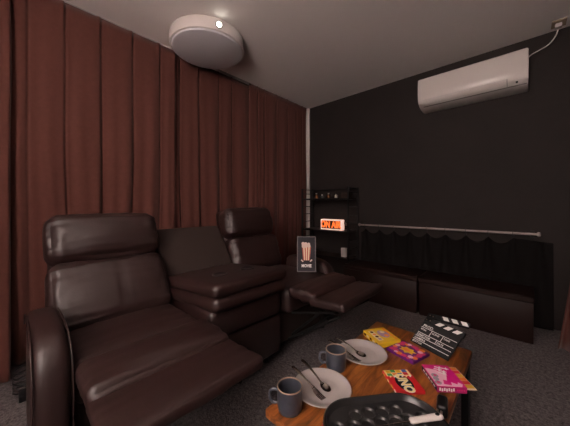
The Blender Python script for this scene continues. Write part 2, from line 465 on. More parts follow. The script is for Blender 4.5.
# middle seat with its back folded down as a tray
slab('middle_back_panel', (-1.64, 0.55), (-1.86, 0.835), 0.676, 1.190, 0.05, 0.012, (0, 0, 0.004), m=LEATHD, label='flat dark cloth panel behind the folded tray')
bm = B(); box(bm, (-1.80, 0.676, 0.075), (-1.135, 1.192, 0.310), .018, seg=3); obj('middle_base', bm, LEATH, sofa, smooth='auto')
bm = B(); cushion(bm, Matrix.Translation((-1.45, .934, .395)), (.325, .255, .080), .035, (.012, 0, .01), wr=.004, seed=2); obj('middle_seat', bm, LEATH, sofa, smooth=True)
def tilt(p): return V((p.x, p.y, p.z - 0.055 * max(0, (-1.08 - p.x)) / 0.56))
def tray(name, z0, z1, x1, r, seed, parent):
    bm = B(); cushion(bm, Matrix.Translation(((-1.66 + x1) / 2, .936, (z0 + z1) / 2)), ((x1 + 1.66) / 2, .260, (z1 - z0) / 2), r, (.008, .004, .006), wr=.004, seed=seed, n=22)
    for v in bm.verts: v.co = tilt(v.co)
    return obj(name, bm, LEATH, parent, smooth=True)
lowt = tray('folded_back_cushion',   .470, .552, -1.078, .036, 31, sofa)
upt = tray('tray_top', .546, .612, -1.080, .026, 37, lowt)
for y in (0.845, 1.045):
    bm = B(); lathe(bm, [(0.0, .0), (.030, .001), (.036, .004), (.040, .0045), (.044, .003), (.044, -.004), (0, -.004)], 28, (0, 0, 0))
    for v in bm.verts: v.co += V((-1.295, y, 0.598))
    obj('cup_holder', bm, BPLAST, lowt, smooth=True)

# arms
def arm(name, y0, y1, seed):
    prof = []
    pts = [(-1.60, .07), (-1.60, .50), (-1.585, .535), (-1.55, .553), (-1.45, .562), (-1.33, .560), (-1.24, .548), (-1.18, .522), (-1.145, .480),
           (-1.128, .42), (-1.122, .33), (-1.122, .20), (-1.124, .085), (-1.13, .07)]
    bm = B(); ny = 12; w = y1 - y0; rings = []
    for i in range(ny + 1):
        s = -1 + 2 * i / ny; s = math.copysign(1 - (1 - abs(s)) ** 1.6, s)
        ins = 0.040 * (1 - math.sqrt(max(0, 1 - abs(s) ** 3.2)))          # rounded edges
        y = (y0 + y1) / 2 + s * w / 2
        c = V((-1.36, 0, .30)); ring = []
        for x, z in pts:
            d = V((c.x - x, 0, c.z - z)).normalized()
            k = ins if z > .09 else ins * .3
            ring.append(bm.verts.new((x + d.x * k, y + .006 * noise.noise(V((x * 6, z * 6, seed + s))) * (1 if abs(s) > .9 else 0), z + (d.z * k if z > .09 else 0))))
        rings.append(ring)
    n = len(pts)
    for a, b in zip(rings, rings[1:]):
        for k in range(n): bm.faces.new((a[k], a[(k + 1) % n], b[(k + 1) % n], b[k]))
    bm.faces.new(rings[0]); bm.faces.new(rings[-1][::-1])
    a = obj(name, bm, LEATH, sofa, smooth='auto')
    sb = a.modifiers.new('Soft', 'SUBSURF'); sb.levels = 2; sb.render_levels = 2
    # welt along both outlines
    for k in (0, ny):
        bm = B(); tube(bm, smooth_path([rings_pt for rings_pt in [(x + .012 * (1 if x < -1.4 else -1), (y0 if k == 0 else y1), z - .014) for x, z in pts[1:-1]]], 4), .0028, 8)
        obj('welt', bm, LEATH, a, smooth=True)
    return a
arm('armrest', 0.056, 0.158, 1.0)
arm('armrest', 1.718, 1.836, 5.0)

# ------------------------------------------------------------------ popcorn picture on the far seat
pa = V((-1.285, 1.522, 0.486)); pex = V((0.78, 0.63, 0)).normalized()
pn = V((0.60, -0.74, 0)).normalized(); lean = math.radians(12)
pey = (V((0, 0, 1)) * math.cos(lean) - pn * math.sin(lean) + pex * 0.26).normalized()
t = thing('picture_frame', 'framed dark poster of a popcorn bucket standing on the far seat', 'picture frame', tuple(pa))
PM = frame_m(pa, pex, pey)                     # local x across, y up, z towards the viewer
W, Hh = 0.146, 0.272
bm = B()
for x0, y0, x1, y1 in ((0, 0, W, .006), (0, Hh - .006, W, Hh), (0, .006, .006, Hh - .006), (W - .006, .006, W, Hh - .006)):
    box(bm, (x0, y0, 0), (x1, y1, .014), .001, PM)
fr = obj('frame', bm, FRAMEM, t)
bm = B(); box(bm, (.005, .005, 0), (W - .005, Hh - .005, .008), 0, PM); po = obj('poster', bm, PICBG, t)
MM = PM @ Matrix.Translation((0, 0, .0082))
bm = B()
for k in range(7):                              # striped bucket
    u0, u1 = k / 7, (k + 1) / 7
    prism(bm, [(.048 + .050 * u0, .088), (.048 + .050 * u1, .088), (.038 + .070 * u1, .190), (.038 + .070 * u0, .190)], MM, .0005, 0 if k % 2 == 0 else 1)
obj('bucket_print', bm, [BUCKR, CREAM], po)
bm = B()
for k in range(15):
    prism(bm, disc((.044 + .058 * random.random(), .192 + .028 * random.random()), .011 + .004 * random.random(), 9), MM @ Matrix.Translation((0, 0, .0006 + .00003 * k)), .0003)
obj('popcorn_print', bm, POPC, po)
for x, y in ((.036, .088), (.112, .090), (.104, .083), (.044, .081)):
    bm = B(); prism(bm, disc((x, y), .006, 8), MM @ Matrix.Translation((0, 0, .0009)), .0003); obj('kernel_print', bm, POPC, po)
bm = B(); text(bm, 'MOVIE', MM @ Matrix.Translation((W / 2, .046, .0006)), .030, .0003, 0, .0012, .85)
obj('lettering', bm, INK_W, po)
bm = B(); box(bm, (W / 2 - .015, .01, -.030), (W / 2 + .015, .15, -.002), .001, PM); obj('easel_back', bm, BPLAST, t)

# ------------------------------------------------------------------ storage benches
def bench(x0, x1, label):
    t = thing('storage_bench', label, 'storage bench', ((x0 + x1) / 2, 2.72, 0), group='brown storage benches below the rod')
    bm = B(); box(bm, (x0 + .006, 2.556, 0.003), (x1 - .006, 2.880, 0.296), .006)
    obj('body', bm, BENCHM, t, smooth='auto')
    bm = B(); cushion(bm, Matrix.Translation(((x0 + x1) / 2, 2.719, .3215)), ((x1 - x0) / 2, .169, .0235), .010, (0, 0, .006), wr=.002, seed=x0 * 5)
    lid = obj('lid', bm, BENCHM, t, smooth=True)
    bm = B(); tube(bm, [(x0 + .008, 2.549, .336), (x1 - .008, 2.549, .336)], .004, 8); tube(bm, [(x0 + .008, 2.549, .301), (x1 - .008, 2.549, .301)], .003, 8)
    obj('piping', bm, BENCHM, lid, smooth=True)
bench(-1.482, -0.722, 'brown leather storage bench partly behind the raised far footrest')
bench(-0.714, 0.052, 'brown leather storage bench standing behind the clapperboard')

# ------------------------------------------------------------------ rod with black curtain
t = thing('curtain_rod', 'thin white rod mounted along the black wall above the benches', 'curtain rod', (-0.7, 2.925, .76))
bm = B(); tube(bm, [(-1.47, 2.925, .762), (-.7, 2.925, .762)], .0090, 12); tube(bm, [(-.7, 2.925, .762), (.075, 2.925, .762)], .0105, 12)
obj('pole', bm, RODM, t, smooth='auto')
for x in (-1.475, .082):
    bm = B(); tube(bm, [(x - .012, 2.925, .762), (x - .004, 2.925, .762), (x + .004, 2.925, .762), (x + .012, 2.925, .762)], [.012, .019, .019, .012], 14); obj('end_cap', bm, RODM, t, smooth='auto')
for x in (-1.44, .045):
    bm = B(); box(bm, (x - .010, 2.915, .735), (x + .010, 2.999, .750), .002); box(bm, (x - .012, 2.990, .715), (x + .012, 2.9995, .785), .002); obj('bracket', bm, METALB, t)
clips = [-1.40 + .1655 * k for k in range(9)]
for x in clips:
    bm = B(); tube(bm, [(x + .003 * math.sin(0), 2.925 + .0165 * math.cos(a), .762 + .0165 * math.sin(a)) for a in [2 * PI * k / 16 for k in range(17)]], .0022, 6, cap=False)
    r = obj('ring', bm, METALB, t, smooth=True)
    bm = B(); box(bm, (x - .006, 2.921, .722), (x + .006, 2.929, .747), .001); obj('clip', bm, METALB, r)
t = thing('curtain', 'black pleated curtain hanging from the white rod behind the benches', 'curtain', (-.65, 2.93, 0))
bm = B(); nx, nz = 300, 40; grid = []
xa, xb = -1.46, 0.165
for k in range(nz + 1):
    row = []; f = k / nz
    for i in range(nx + 1):
        x = xa + (xb - xa) * i / nx
        ph = (x - clips[0]) / .1655; u = ph - math.floor(ph); d = min(u, 1 - u) * 2
        top = .719 - .055 * math.sin(PI * u) ** 0.8
        if x > clips[-1]: top = .719 - .10 * (x - clips[-1])
        z = .012 + (top - .012) * f
        pl = math.exp(-(d / (.16 + .9 * (1 - f))) ** 2)
        y = 2.945 - .030 * pl * min(1, (1 - f) * 6 + .4) + .006 * noise.noise(V((x * 8, z * 3, 1)))
        row.append(bm.verts.new((x, y, z)))
    grid.append(row)
for k in range(nz):
    for i in range(nx): bm.faces.new((grid[k][i], grid[k][i + 1], grid[k + 1][i + 1], grid[k + 1][i]))
o = obj('cloth', bm, BCURT, t, smooth=True)
s = o.modifiers.new('Thickness', 'SOLIDIFY'); s.thickness = 0.002

# ------------------------------------------------------------------ metal rack in the corner
t = thing('storage_rack', 'open black metal rack with dark shelves in the corner', 'rack', (-1.86, 2.83, 0))
RX0, RX1, RY0, RY1 = -2.185, -1.505, 2.70, 2.93
for x in (RX0, RX1):
    for y in (RY0, RY1):
        bm = B(); box(bm, (x - .010, y - .010, 0), (x + .010, y + .010, 1.215), .002); obj('post', bm, METALB, t)
for z in (1.085, 0.690, 0.375, 0.10):
    bm = B(); box(bm, (RX0 + .011, RY0 + .003, z - .018), (RX1 - .011, RY1 - .003, z), .002); sh = obj('shelf', bm, RACKW, t)
    bm = B()
    for y in (RY0, RY1): box(bm, (RX0 + .010, y - .006, z - .022), (RX1 - .010, y + .006, z - .004), .001)
    obj('shelf_rail', bm, METALB, sh)
for x in (RX0, RX1):
    for z in (1.205, 1.15, .98, .88, .78, .58, .48, .28):
        bm = B(); tube(bm, [(x, RY0 + .009, z), (x, RY1 - .009, z)], .005, 8); obj('rung', bm, METALB, t)
bm = B(); tube(bm, [(RX0 + .009, RY1, 1.205), (RX1 - .009, RY1, 1.205)], .006, 8); obj('top_rail', bm, METALB, t)

# ON AIR light box
t = thing('light_box_sign', 'lit ON AIR sign box glowing orange on the rack', 'sign', (-1.735, 2.76, .692))
bm = B(); box(bm, (-1.908, 2.726, .6925), (-1.605, 2.796, .822), .008); hs = obj('housing', bm, SIGNW, t, smooth='auto')
bm = B(); box(bm, (-1.893, 2.7225, .708), (-1.620, 2.7265, .807), .002); fc = obj('face_panel', bm, BPLAST, t)
SM = frame_m((-1.7565, 2.7220, .7575), (1, 0, 0), (0, 0, 1))
bm = B(); text(bm, 'ON AIR', SM, .112, .0012, 0, .0050, .74)
obj('lettering', bm, SIGNO, fc, label='orange glowing letters ON AIR')
bm = B(); tube(bm, smooth_path([(-1.640, 2.799, .74), (-1.63, 2.83, .725), (-1.630, 2.945, .715), (-1.632, 2.953, .68), (-1.66, 2.955, .52), (-1.64, 2.955, .42)], 6), .003, 6); obj('power_cord', bm, BPLAST, t, smooth=True)

# things on the rack
t = thing('adapter_box', 'small upright white box on the rack shelf below the lit sign', 'box', (-1.59, 2.77, .3755))
bm = B(); box(bm, (-1.627, 2.745, .3755), (-1.565, 2.790, .485), .006, seg=3); obj('case', bm, WPLAST, t, smooth='auto')
bm = B(); box(bm, (-1.618, 2.7425, .392), (-1.574, 2.7452, .470), .001); obj('front_plate', bm, GPLAST, t)
t = thing('clip_lamp', 'small black clip lamp with metal glints beside the lit sign', 'lamp', (-1.54, 2.76, .692))
bm = B(); tube(bm, [(-1.535, 2.765, .6925), (-1.535, 2.765, .71)], .026, 16); obj('clamp_base', bm, BPLAST, t, smooth='auto')
bm = B(); tube(bm, [(-1.535, 2.765, .71), (-1.535, 2.765, .78)], .005, 8); obj('stem', bm, STEEL, t, smooth='auto')
bm = B(); tube(bm, [(-1.528, 2.775, .800), (-1.537, 2.745, .788), (-1.545, 2.715, .776)], [.012, .024, .028], 16); hd = obj('lamp_head', bm, BPLAST, t, smooth='auto')
bm = B(); tube(bm, [(-1.5452, 2.7148, .7759), (-1.546, 2.712, .7749)], [.024, .022], 16); obj('lamp_rim', bm, GLASSY, hd, smooth='auto')
bottles = [(-2.02, .062, AMBER, 'amber bottle on the rack top shelf, nearest the curtain'), (-1.93, .045, BPLAST, 'short black bottle second along the rack top shelf'),
           (-1.83, .058, AMBER, 'amber bottle in the middle of the rack top shelf'), (-1.72, .050, GLASSY, 'silvery bottle near the brown box on the rack top shelf')]
for x, h, m, lb in bottles:
    t = thing('bottle', lb, 'bottle', (x, 2.79, 1.0855), group='small bottles on the rack top shelf')
    bm = B(); lathe(bm, [(0, 0), (.019, 0), (.021, .004), (.021, h * .62), (.017, h * .75), (.008, h * .82), (.008, h * .9), (0, h * .9)], 18, (x, 2.79, 1.0856)); obj('body', bm, m, t, smooth='auto')
    bm = B(); lathe(bm, [(0, h * .9), (.010, h * .9), (.010, h * 1.12), (0, h * 1.12)], 16, (x, 2.79, 1.0858)); obj('cap', bm, GLASSY if m is not GLASSY else BPLAST, t, smooth='auto')
t = thing('wooden_box', 'small reddish brown box at the end of the rack top shelf', 'box', (-1.575, 2.79, 1.0855))
bm = B(); box(bm, (-1.625, 2.75, 1.0856), (-1.525, 2.85, 1.140), .003); obj('body', bm, RACKW, t)
bm = B(); box(bm, (-1.627, 2.748, 1.1402), (-1.523, 2.852, 1.153), .003); obj('lid', bm, RACKW, t)

# ------------------------------------------------------------------ air conditioner
AX0, AX1 = -0.782, 0.022
aprof = [(3.0, 2.236), (2.80, 2.236), (2.787, 2.231), (2.780, 2.220), (2.775, 2.16), (2.774, 2.10), (2.776, 2.06), (2.783, 2.03), (2.797, 2.003), (2.82, 1.983), (2.86, 1.967), (2.92, 1.959), (3.0, 1.957)]
t = thing('air_conditioner', 'white wall-mounted air conditioner high on the black wall', 'air conditioner', ((AX0 + AX1) / 2, 3.0, 1.957))
def strip(bm, x0, x1, a, b, off, mi=0):
    prof = aprof
    sel = [(y - off, z) for (y, z) in smooth2(prof) if b <= z <= a and y < 2.95]
    lo = [bm.verts.new((x0, y, z)) for y, z in sel]; hi = [bm.verts.new((x1, y, z)) for y, z in sel]
    lo2 = [bm.verts.new((x0, y + off + .004, z)) for y, z in sel]; hi2 = [bm.verts.new((x1, y + off + .004, z)) for y, z in sel]
    for i in range(len(sel) - 1):
        bm.faces.new((lo[i], hi[i], hi[i + 1], lo[i + 1])).material_index = mi
        bm.faces.new((lo[i], lo[i + 1], lo2[i + 1], lo2[i])).material_index = mi
        bm.faces.new((hi[i], hi2[i], hi2[i + 1], hi[i + 1])).material_index = mi
    for i in (0, len(sel) - 1): bm.faces.new((lo[i], lo2[i], hi2[i], hi[i])).material_index = mi
    return bm
def smooth2(p, k=40): return [(q.x, q.y) for q in smooth_path([(y, z, 0) for y, z in p], k)]
sp = smooth2(aprof, 8)
bm = B(); xs = [AX0, AX0 + .004, AX0 + .012, AX1 - .012, AX1 - .004, AX1]; ins = [.010, .003, 0, 0, .003, .010]; rings = []
for x, d in zip(xs, ins):
    rings.append([bm.verts.new((x, y + (d if y < 2.99 else 0), z + (d if z < 2.0 else -d if z > 2.2 else 0))) for y, z in sp])
n = len(sp)
for a, b in zip(rings, rings[1:]):
    for k in range(n): bm.faces.new((a[k], a[(k + 1) % n], b[(k + 1) % n], b[k]))
bm.faces.new(rings[0]); bm.faces.new(rings[-1][::-1])
obj('casing', bm, WPLAST, t, smooth='auto')
lv = obj('louvre', strip(B(), AX0 + .045, AX1 - .135, 2.022, 1.988, .003), WPLAST, t, smooth='auto')
obj('louvre_gap', strip(B(), AX0 + .040, AX1 - .010, 1.9775, 1.972, .0025), GAPM, lv, smooth='auto')
obj('upper_gap', strip(B(), AX0 + .045, AX1 - .135, 2.027, 2.021, .0018), GPLAST, lv, smooth='auto')
bm = B(); strip(bm, AX1 - .132, AX1 - .128, 2.027, 1.980, .0025); obj('panel_gap', bm, DPLAST, t, smooth='auto')
bm = B(); prism(bm, disc((AX1 - .070, 1.992), .0075, 16), Matrix(((1, 0, 0, 0), (0, 0, 1, 2.801), (0, 1, 0, 0), (0, 0, 0, 1))), .010); obj('sensor', bm, BPLAST, t)
bm = B(); tube(bm, smooth_path([(.018, 2.93, 2.215), (.045, 2.94, 2.24), (.095, 2.95, 2.262), (.145, 2.945, 2.285), (.178, 2.915, 2.325), (.190, 2.892, 2.368)], 8), .0042, 8); obj('power_cord', bm, WPLAST, t, smooth=True)
bm = B(); box(bm, (.170, 2.868, 2.362), (.208, 2.908, 2.3915), .004); obj('plug', bm, WPLAST, t, smooth='auto')
t = thing('wall_outlet', 'beige socket plate on the ceiling above the air conditioner cord', 'socket', (.19, 2.888, 2.4))
bm = B(); box(bm, (.150, 2.835, 2.392), (.232, 2.945, 2.3998), .002); obj('plate', bm, BRASSM, t)

# ------------------------------------------------------------------ low table
TX0, TX1, TY0, TY1, TZ = -0.608, -0.172, 0.563, 1.415, 0.350
t = thing('low_table', 'low wooden table with black legs between the sofa and the benches', 'table', ((TX0 + TX1) / 2, (TY0 + TY1) / 2, 0))
bm = B(); box(bm, (TX0, TY0, TZ - .028), (TX1, TY1, TZ), .004); obj('tabletop', bm, WOOD, t, smooth='auto')
for x in (TX0 + .045, TX1 - .022):
    for y in (TY0 + .06, TY1 - .075):
        bm = B(); box(bm, (x - .006, y - .022, 0), (x + .020, y + .022, TZ - .029), .002); obj('leg', bm, METALB, t)
for y in (TY0 + .06, TY1 - .075):
    bm = B(); box(bm, (TX0 + .05, y - .015, TZ - .050), (TX1 - .03, y + .015, TZ - .029), .001); obj('cross_bar', bm, METALB, t)

# plates
def plate(x, y, label):
    t = thing('dinner_plate', label, 'plate', (x, y, TZ), group='white plates on the table')
    bm = B(); lathe(bm, [(0, .004), (.045, .004), (.055, .0006), (.060, .0006), (.063, .004), (.085, .013), (.0985, .0185), (.1005, .0200), (.0995, .0215), (.096, .0212), (.080, .0150), (.064, .0082), (.055, .0072), (0, .0070)], 64, (x, y, TZ))
    obj('dish', bm, CERAM, t, smooth=True)
plate(-.519, .750, 'white plate nearest the black hotplate, fork and spoon on it')
plate(-.514, 1.047, 'white plate beside the yellow box, fork and spoon on it')

def cutlery(kind, tip, end, label, z0=.3580, z1=.3765):
    a = V((tip[0], tip[1], 0)); b = V((end[0], end[1], 0)); d = (b - a); L = d.length; rz = math.atan2(d.y, d.x)
    t = thing(kind, label, kind, (tip[0], tip[1], z0), rz, group='steel cutlery on the plates')
    # own frame: +x runs from the tip to the handle's end
    def zz(x):
        s = x / L
        return .002 + (z1 - z0 + .006) * s + .010 * math.sin(PI * s) * s
    bm = B(); rings = []
    hl = .058 if kind == 'fork' else .046
    N = 22
    for i in range(N + 1):
        s = i / N; x = hl * .86 + (L - hl * .86) * s
        w = .0034 + .0042 * max(0, (s - .30) / .70) ** 1.2 + (.004 * (1 - s / .08) if s < .08 else 0)
        if s > .93: w *= math.sqrt(max(.1, 1 - ((s - .93) / .075) ** 2))
        th = .0016
        rings.append([bm.verts.new((x, w * math.cos(q), zz(x) + th * math.sin(q) + .0015)) for q in [2 * PI * k / 10 for k in range(10)]])
    for p, q in zip(rings, rings[1:]):
        for k in range(10): bm.faces.new((p[k], p[(k + 1) % 10], q[(k + 1) % 10], q[k]))
    bm.faces.new(rings[0][::-1]); bm.faces.new(rings[-1])
    obj('handle', bm, STEEL, t, world=False, smooth='auto')
    bm = B()
    if kind == 'fork':
        def pt(x, y): return V((x, y, zz(x) - .0035 * math.sin(PI * min(1, x / hl)) + .0015))
        rr = []
        for x, w in ((.026, .0100), (.032, .0105), (.040, .0098), (.047, .0072), (.052, .0045)):
            rr.append([bm.verts.new(pt(x, w * c) + V((0, 0, s))) for c, s in ((-1, 0), (-.5, .0008), (0, .001), (.5, .0008), (1, 0), (.5, -.0008), (0, -.001), (-.5, -.0008))])
        for p, q in zip(rr, rr[1:]):
            for k in range(8): bm.faces.new((p[k], p[(k + 1) % 8], q[(k + 1) % 8], q[k]))
        bm.faces.new(rr[0][::-1]); bm.faces.new(rr[-1])
        for y in (-.0086, -.0029, .0029, .0086):
            tube(bm, [pt(x, y * (1 - .06 * (x < .01))) for x in (0, .008, .018, .028)], [.0008, .0014, .0016, .0017], 6)
        obj('tines', bm, STEEL, t, world=False, smooth='auto')
    else:
        nr, nn = 8, 24; top = []; bot = []
        for i in range(nr + 1):
            r = i / nr; d = .0075 * (1 - r * r); ra = []; rb = []
            for k in range(nn):
                q = 2 * PI * k / nn
                x = .024 - .024 * r * math.cos(q); y = .0155 * r * math.sin(q) * (1 - .12 * math.cos(q) * -1)
                z = .0095 + .05 * x - d
                ra.append((x, y, z)); rb.append((x, y, z - .0012))
            top.append([bm.verts.new(p) for p in (ra if i else ra[:1])]); bot.append([bm.verts.new(p) for p in (rb if i else rb[:1])])
        for lay in (top, bot):
            for p, q in zip(lay, lay[1:]):
                for k in range(nn):
                    if len(p) == 1: bm.faces.new((p[0], q[k], q[(k + 1) % nn]))
                    else: bm.faces.new((p[k], q[k], q[(k + 1) % nn], p[(k + 1) % nn]))
        for k in range(nn): bm.faces.new((top[-1][k], top[-1][(k + 1) % nn], bot[-1][(k + 1) % nn], bot[-1][k]))
        obj('bowl', bm, STEEL, t, world=False, smooth=True)
cutlery('fork', (-.485, .712), (-.650, .742), 'steel fork on the plate nearest the hotplate')
cutlery('spoon', (-.486, .748), (-.650, .800), 'steel spoon on the plate nearest the hotplate')
cutlery('fork', (-.492, .982), (-.655, .998), 'steel fork on the plate beside the yellow box')
cutlery('spoon', (-.488, 1.022), (-.645, 1.042), 'steel spoon on the plate beside the yellow box')

def mug(x, y, label):
    t = thing('mug', label, 'mug', (x, y, TZ), group='blue grey mugs')
    bm = B(); lathe(bm, [(0, .003), (.030, .003), (.031, .0005), (.035, .0005), (.0375, .004), (.0395, .02), (.0400, .045), (.0403, .0735), (.0375, .0735), (.0370, .045), (.0365, .02), (.033, .009), (0, .008)], 48, (x, y, TZ))
    body = obj('body', bm, BLUEC, t, smooth='auto')
    bm = B(); lathe(bm, [(.0374, .0737), (.0404, .0737), (.0408, .0752), (.0402, .0770), (.0388, .0776), (.0376, .0766), (.0372, .0750)], 48, (x, y, TZ))
    bm2 = bm; obj('rim', bm2, RIMC, body, smooth=True, label='unglazed tan rim')
    d = V((-.80, -.60, 0)).normalized()
    pts = [(.0385, .060), (.052, .062), (.062, .056), (.065, .042), (.062, .029), (.052, .020), (.0385, .022)]
    bm = B(); tube(bm, smooth_path([(x + d.x * r, y + d.y * r, TZ + z) for r, z in pts], 6), .0052, 10); obj('handle', bm, BLUEC, t, smooth=True)
mug(-.549, .615, 'blue grey mug at the near table corner, in front of both plates')
mug(-.553, .896, 'blue grey mug standing between the two white plates')

# ------------------------------------------------------------------ hotplate for octopus balls
gd = V((.629, .777, 0)).normalized(); gn = V((.777, -.629, 0))
GC = V((-.346, .744, TZ)) + gn * .114
GM = Matrix(((gd.x, -gn.x, 0, GC.x), (gd.y, -gn.y, 0, GC.y), (0, 0, 1, GC.z), (0, 0, 0, 1)))   # local x along the rows, y away from the viewer
t = thing('octopus_ball_hotplate', 'black dimpled hotplate on a red base at the near end of the table', 'hotplate', tuple(GC))
GW, GD, GR = .158, .112, .085
def rr(w, d, r, n=10):
    out = []
    for cx, cy, a0 in ((w - r, d - r, 0), (-(w - r), d - r, PI / 2), (-(w - r), -(d - r), PI), (w - r, -(d - r), 1.5 * PI)):
        for k in range(n + 1): out.append((cx + r * math.cos(a0 + PI / 2 * k / n), cy + r * math.sin(a0 + PI / 2 * k / n)))
    return out
def loft(bm, sections, closed_top=False):
    rings = [[bm.verts.new(GM @ V((x, y, z))) for x, y in rr(GW + o, GD + o, GR + o)] for o, z in sections]
    n = len(rings[0])
    for a, b in zip(rings, rings[1:]):
        for k in range(n): bm.faces.new((a[k], a[(k + 1) % n], b[(k + 1) % n], b[k]))
    bm.faces.new(rings[0][::-1])
    if closed_top: bm.faces.new(rings[-1])
    return bm
bm = B(); loft(bm, [(-.010, .006), (.006, .010), (.013, .020), (.013, .034), (.004, .050), (-.008, .055)], True); obj('base', bm, REDEN, t, smooth='auto', label='red enamel base')
for sx in (-1, 1):
    for sy in (-1, 1):
        bm = B(); lathe(bm, [(0, 0), (.012, 0), (.012, .0075), (0, .0075)], 14); bm.transform(GM @ Matrix.Translation((sx * .09, sy * .055, .0))); obj('foot', bm, BPLAST, t)
bm = B(); nx, ny = 112, 80; cups = []
for j in range(5):
    y = .0706 - .0353 * j
    for i in range(-4, 5):
        x = .0408 * (i + (.5 if j % 2 == 0 else 0))
        if abs(x) < .128 and not (abs(x) > .085 and abs(y) > .06): cups.append((x, y))
vg = {}
for j in range(ny + 1):
    for i in range(nx + 1):
        x = -GW + 2 * GW * i / nx; y = -GD + 2 * GD * j / ny
        qx = max(abs(x) - (GW - GR), 0); qy = max(abs(y) - (GD - GR), 0)
        if math.hypot(qx, qy) > GR - .004: continue
        z = .061
        for cx, cy in cups:
            d = math.hypot(x - cx, y - cy)
            if d < .0175: z = .061 - .0135 * math.sqrt(max(0, 1 - (d / .0175) ** 2)); break
            elif d < .020: z = .061 + .0012 * (1 - abs(d - .0187) / .0013)
        vg[i, j] = bm.verts.new(GM @ V((x, y, z)))
for j in range(ny):
    for i in range(nx):
        q = [(i, j), (i + 1, j), (i + 1, j + 1), (i, j + 1)]
        if all(k in vg for k in q): bm.faces.new([vg[k] for k in q])
gp = obj('cooking_plate', bm, NONST, t, smooth=True, label='black nonstick plate with round hollows')
bm = B()
loft(bm, [(-.004, .0555), (.004, .057), (.006, .066), (.005, .074), (.002, .0765), (-.002, .075), (-.006, .064), (-.010, .0605)]); obj('plate_rim', bm, NONST, gp, smooth='auto')

# pick with a white handle, lying across the plate
t = thing('cooking_pick', 'cooking pick with a white handle lying across the black hotplate', 'pick', (-.21, .735, .43))
p0, p1, p2 = V((-.282, .652, .4272)), V((-.221, .720, .4340)), V((-.152, .797, .4420))
d = (p2 - p1).normalized()
PMx = frame_m(p1, d, V((-d.y, d.x, 0)))
bm = B(); rings = []
for x, w, h in ((0, .0065, .005), (.004, .009, .0065), (.026, .0080, .0065), (.058, .0092, .0068), (.080, .0108, .0065), (.088, .009, .005), (.091, .005, .003)):
    rings.append([bm.verts.new(PMx @ V((x, w * math.cos(q), h * math.sin(q)))) for q in [2 * PI * k / 16 for k in range(16)]])
for a, b in zip(rings, rings[1:]):
    for k in range(16): bm.faces.new((a[k], a[(k + 1) % 16], b[(k + 1) % 16], b[k]))
bm.faces.new(rings[0][::-1]); bm.faces.new(rings[-1])
hdl = obj('handle', bm, WPLAST, t, smooth=True)
bm = B(); prism(bm, disc((.077, 0), .0045, 16, 1.3), PMx @ Matrix.Translation((0, 0, .0058)), .0012); obj('hanging_hole', bm, INK_K, hdl)
bm = B(); tube(bm, [p0, p1 + d * .002], [.0008, .0016], 8); obj('needle', bm, STEEL, t, smooth='auto')

# plug of the hotplate at the table edge
t = thing('magnetic_plug', 'black rounded plug at the table edge beside the white pick handle', 'plug', (-.19, .945, TZ))
bm = B(); cushion(bm, Matrix.Translation((-.190, .930, TZ + .0202)) @ Matrix.Rotation(.19, 4, 'Z'), (.0155, .032, .0195), .010, (0, 0, .0), n=10); obj('shell', bm, BPLAST, t, smooth=True)
bm = B(); box(bm, (-.199, .895, TZ + .010), (-.193, .902, TZ + .026), .001); box(bm, (-.189, .895, TZ + .010), (-.183, .902, TZ + .026), .001); obj('contacts', bm, GLASSY, t)

# ------------------------------------------------------------------ game and snack boxes
def box_frame(c, xd):
    ex = V((xd[0], xd[1], 0)).normalized(); ey = V((-ex.y, ex.x, 0))
    return Matrix(((ex.x, ey.x, 0, c[0]), (ex.y, ey.y, 0, c[1]), (0, 0, 1, c[2]), (0, 0, 0, 1)))
Z1 = .0002
def lay(M, z, k): return M @ Matrix.Translation((0, 0, z + Z1 * k))

# yellow box
c = (-.5085, 1.232, TZ + .0003); M = box_frame(c, (.85, -.53)); w, d, h = .130, .116, .024
t = thing('snack_box', 'yellow box with a lilac picture beside the far plate', 'box', c)
bm = B(); box(bm, (-w / 2, -d / 2, 0), (w / 2, d / 2, h), .0012, M); cb = obj('carton', bm, YEL, t)
bm = B()
prism(bm, rect(-.058, -.052, .058, .052), lay(M, h, 0), Z1, 0)
prism(bm, disc((-.005, .014), .032, 18, 1.1, .8), lay(M, h, 1), Z1, 1)
prism(bm, disc((-.022, .020), .012, 12), lay(M, h, 2), Z1, 2); prism(bm, disc((.012, .020), .011, 12), lay(M, h, 2), Z1, 3)
prism(bm, rect(-.045, -.044, .045, -.018), lay(M, h, 1), Z1, 2)
for k in range(4): prism(bm, disc((-.033 + .022 * k, -.031), .0085, 10), lay(M, h, 2), Z1, (4, 3, 4, 1)[k])
prism(bm, rect(-.055, .040, .055, .049), lay(M, h, 1), Z1, 3)
obj('top_print', bm, [YEL, LILAC, CREAM, ORANG, AMBER], cb)
bm = B()
for k in range(5): box(bm, (-.055 + .024 * k, -d / 2 - .0006, .006), (-.040 + .024 * k, -d / 2 + .0004, .017), 0, M, (0, 1)[k % 2])
obj('side_print', bm, [AMBER, CREAM], cb)

